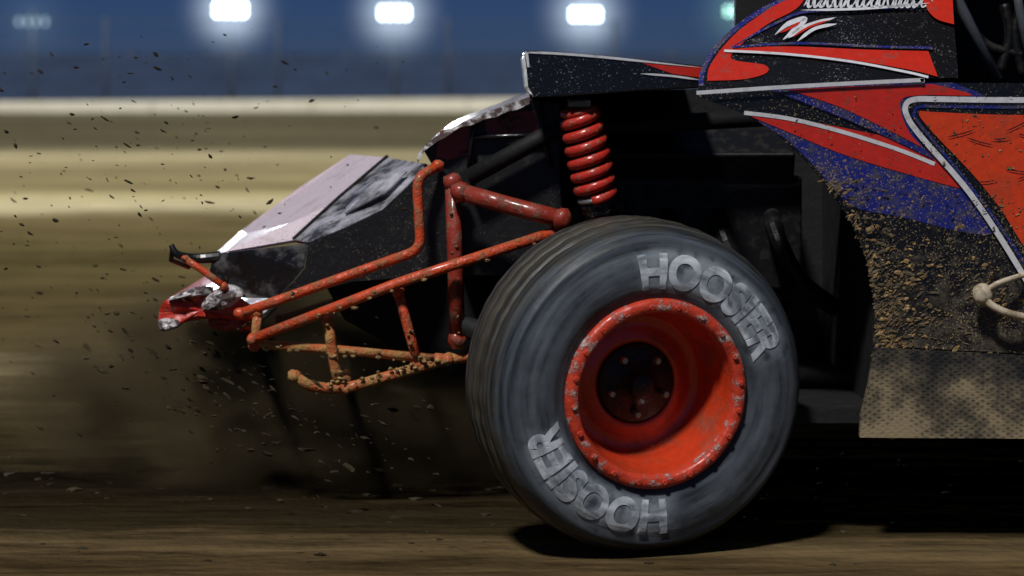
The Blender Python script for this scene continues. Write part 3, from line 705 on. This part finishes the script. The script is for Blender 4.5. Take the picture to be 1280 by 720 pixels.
# ================= FLOODLIGHTS =================
M_pole=paint('pole_steel',(.12,.17,.25),.5,(.1,.1,.1),.6,.7,1,0)
def glowmat(name,col,st,r):
    m=bpy.data.materials.new(name); m.use_nodes=True; nt=m.node_tree; L=nt.links.new
    nt.nodes.remove(nt.nodes['Principled BSDF']); out=nt.nodes['Material Output']
    em=N(nt,'ShaderNodeEmission'); em.inputs['Color'].default_value=(*col,1)
    tc=N(nt,'ShaderNodeTexCoord'); le=N(nt,'ShaderNodeVectorMath',operation='LENGTH'); L(tc.outputs['Object'],le.inputs[0])
    fa=N(nt,'ShaderNodeMapRange'); fa.inputs[1].default_value=r; fa.inputs[2].default_value=0; fa.inputs[4].default_value=1; L(le.outputs['Value'],fa.inputs[0])
    pw=N(nt,'ShaderNodeMath',operation='POWER'); pw.inputs[1].default_value=3; L(fa.outputs[0],pw.inputs[0])
    mu=N(nt,'ShaderNodeMath',operation='MULTIPLY'); mu.inputs[1].default_value=st; L(pw.outputs[0],mu.inputs[0]); L(mu.outputs[0],em.inputs['Strength'])
    L(em.outputs[0],out.inputs['Volume']); return m
def flood(u,v,wid,hei,st,col,pw,glow):
    dist=205; k=dist/(S*D); x=(u-640)*k; z=H-(v-115)*k; y=dist-5
    root=empty('floodlight_pole',(x,y,0),label='tall steel pole carrying a lit floodlight bank',cat='floodlight'); root['group']='floodlights around the track'
    vv,ff=sweep([(x,y+.4,-.3),(x,y+.4,z*.5),(x,y+.4,z+1)],lambda t:.2-.08*t,12); mk('pole',vv,ff,[M_pole],root,smooth=True)
    b=B(); vv,ff=box((x,y+.25,z),(wid*k+.3,.15,.12)); b.add(vv,ff); vv,ff=box((x,y+.25,z+hei*k*.5),(wid*k+.3,.1,.1)); b.add(vv,ff); b.mk('cross_arm',[M_pole],root)
    em=emat('floodlight_lens',col,st); nx=4; nz=2
    for i in range(nx):
        for j in range(nz):
            cx=x+(i-(nx-1)/2)*wid*k/nx; cz=z+(j-.5)*hei*k/nz
            r=min(wid*k/nx,hei*k/nz)*.48
            b=B(); vv,ff=lathe([(.001,-.02),(r*.9,0)],20); b.add([(p[0]+cx,p[1]+y,p[2]+cz) for p in vv],ff,0)
            vv,ff=lathe([(r*.9,0),(r,-.03),(r*.95,.1),(r*.4,.3),(.01,.32)],20); b.add([(p[0]+cx,p[1]+y,p[2]+cz) for p in vv],ff,1)
            b.mk('lamp_head',[em,M_pole],root,smooth=True)
    R=5.5  # self-emitting volume added around each lamp bank to imitate its glow
    vv,ff=ico((0,0,0),R,1,1,1,None,0,3); ho=mk('added_lamp_glow',vv,ff,[glowmat('added_lamp_glow',col,glow,R)],root,recenter=False); ho.location=Vector((x,y,z))-wloc[root.name]; ho['kind']='stuff'
    if pw:
        l=bpy.data.lights.new('floodlight_beam','SPOT'); l.energy=pw; l.color=(.9,.95,1); l.spot_size=math.radians(40); l.shadow_soft_size=1.2; l.spot_blend=.5
        lo=bpy.data.objects.new('floodlight_beam',l); scene.collection.objects.link(lo); lo.location=(x,y-.6,z)
        lo.rotation_euler=(Vector((0,1,.5))-lo.location).to_track_quat('-Z','Y').to_euler()
C0=(.72,.86,1.0)
flood(40,27,44,8,1.2,(.6,.85,1),0,.02)
flood(288,12,42,18,12,C0,220000,.40)
flood(493,16,40,16,10,C0,220000,.34)
flood(732,18,40,16,10,C0,220000,.34)
flood(922,14,34,12,3,(.5,1,.85),80000,.06)
# ================= WORLD =================
w=bpy.data.worlds.new('World'); scene.world=w; w.use_nodes=True; nt=w.node_tree; L=nt.links.new
bg=nt.nodes['Background']; tc=N(nt,'ShaderNodeTexCoord'); sp=N(nt,'ShaderNodeSeparateXYZ'); L(tc.outputs['Generated'],sp.inputs[0])
c=N(nt,'ShaderNodeValToRGB'); e=c.color_ramp.elements
e[0].position=0; e[0].color=(.038,.066,.125,1); e[1].position=1; e[1].color=(.010,.02,.05,1)
x=e.new(.012); x.color=(.036,.064,.125,1); x=e.new(.04); x.color=(.026,.058,.145,1); x=e.new(.3); x.color=(.012,.03,.08,1)
L(sp.outputs['Z'],c.inputs[0]); L(c.outputs[0],bg.inputs['Color']); bg.inputs['Strength'].default_value=1.0
l=bpy.data.lights.new('key_floodlight','SUN'); l.energy=2.9; l.angle=math.radians(6); l.color=(1,.98,.96)
lo=bpy.data.objects.new('key_floodlight',l); scene.collection.objects.link(lo); lo.location=(-4,-6,8)
dr=Vector((.25,.55,-.85)); lo.rotation_euler=dr.to_track_quat('-Z','Y').to_euler()
cd=bpy.data.cameras.new('Camera'); co=bpy.data.objects.new('Camera',cd); scene.collection.objects.link(co)
co.location=(0,-5,H); co.rotation_euler=(math.radians(90),0,0); cd.lens=36*S*D/1280; cd.sensor_width=36; cd.shift_y=-245/1280; cd.clip_end=2000; cd.clip_start=.05
cd.dof.use_dof=True; cd.dof.focus_distance=5.1; cd.dof.aperture_fstop=3.0
scene.camera=co
scene.view_settings.view_transform='Standard'; scene.view_settings.look='None'; scene.view_settings.exposure=0
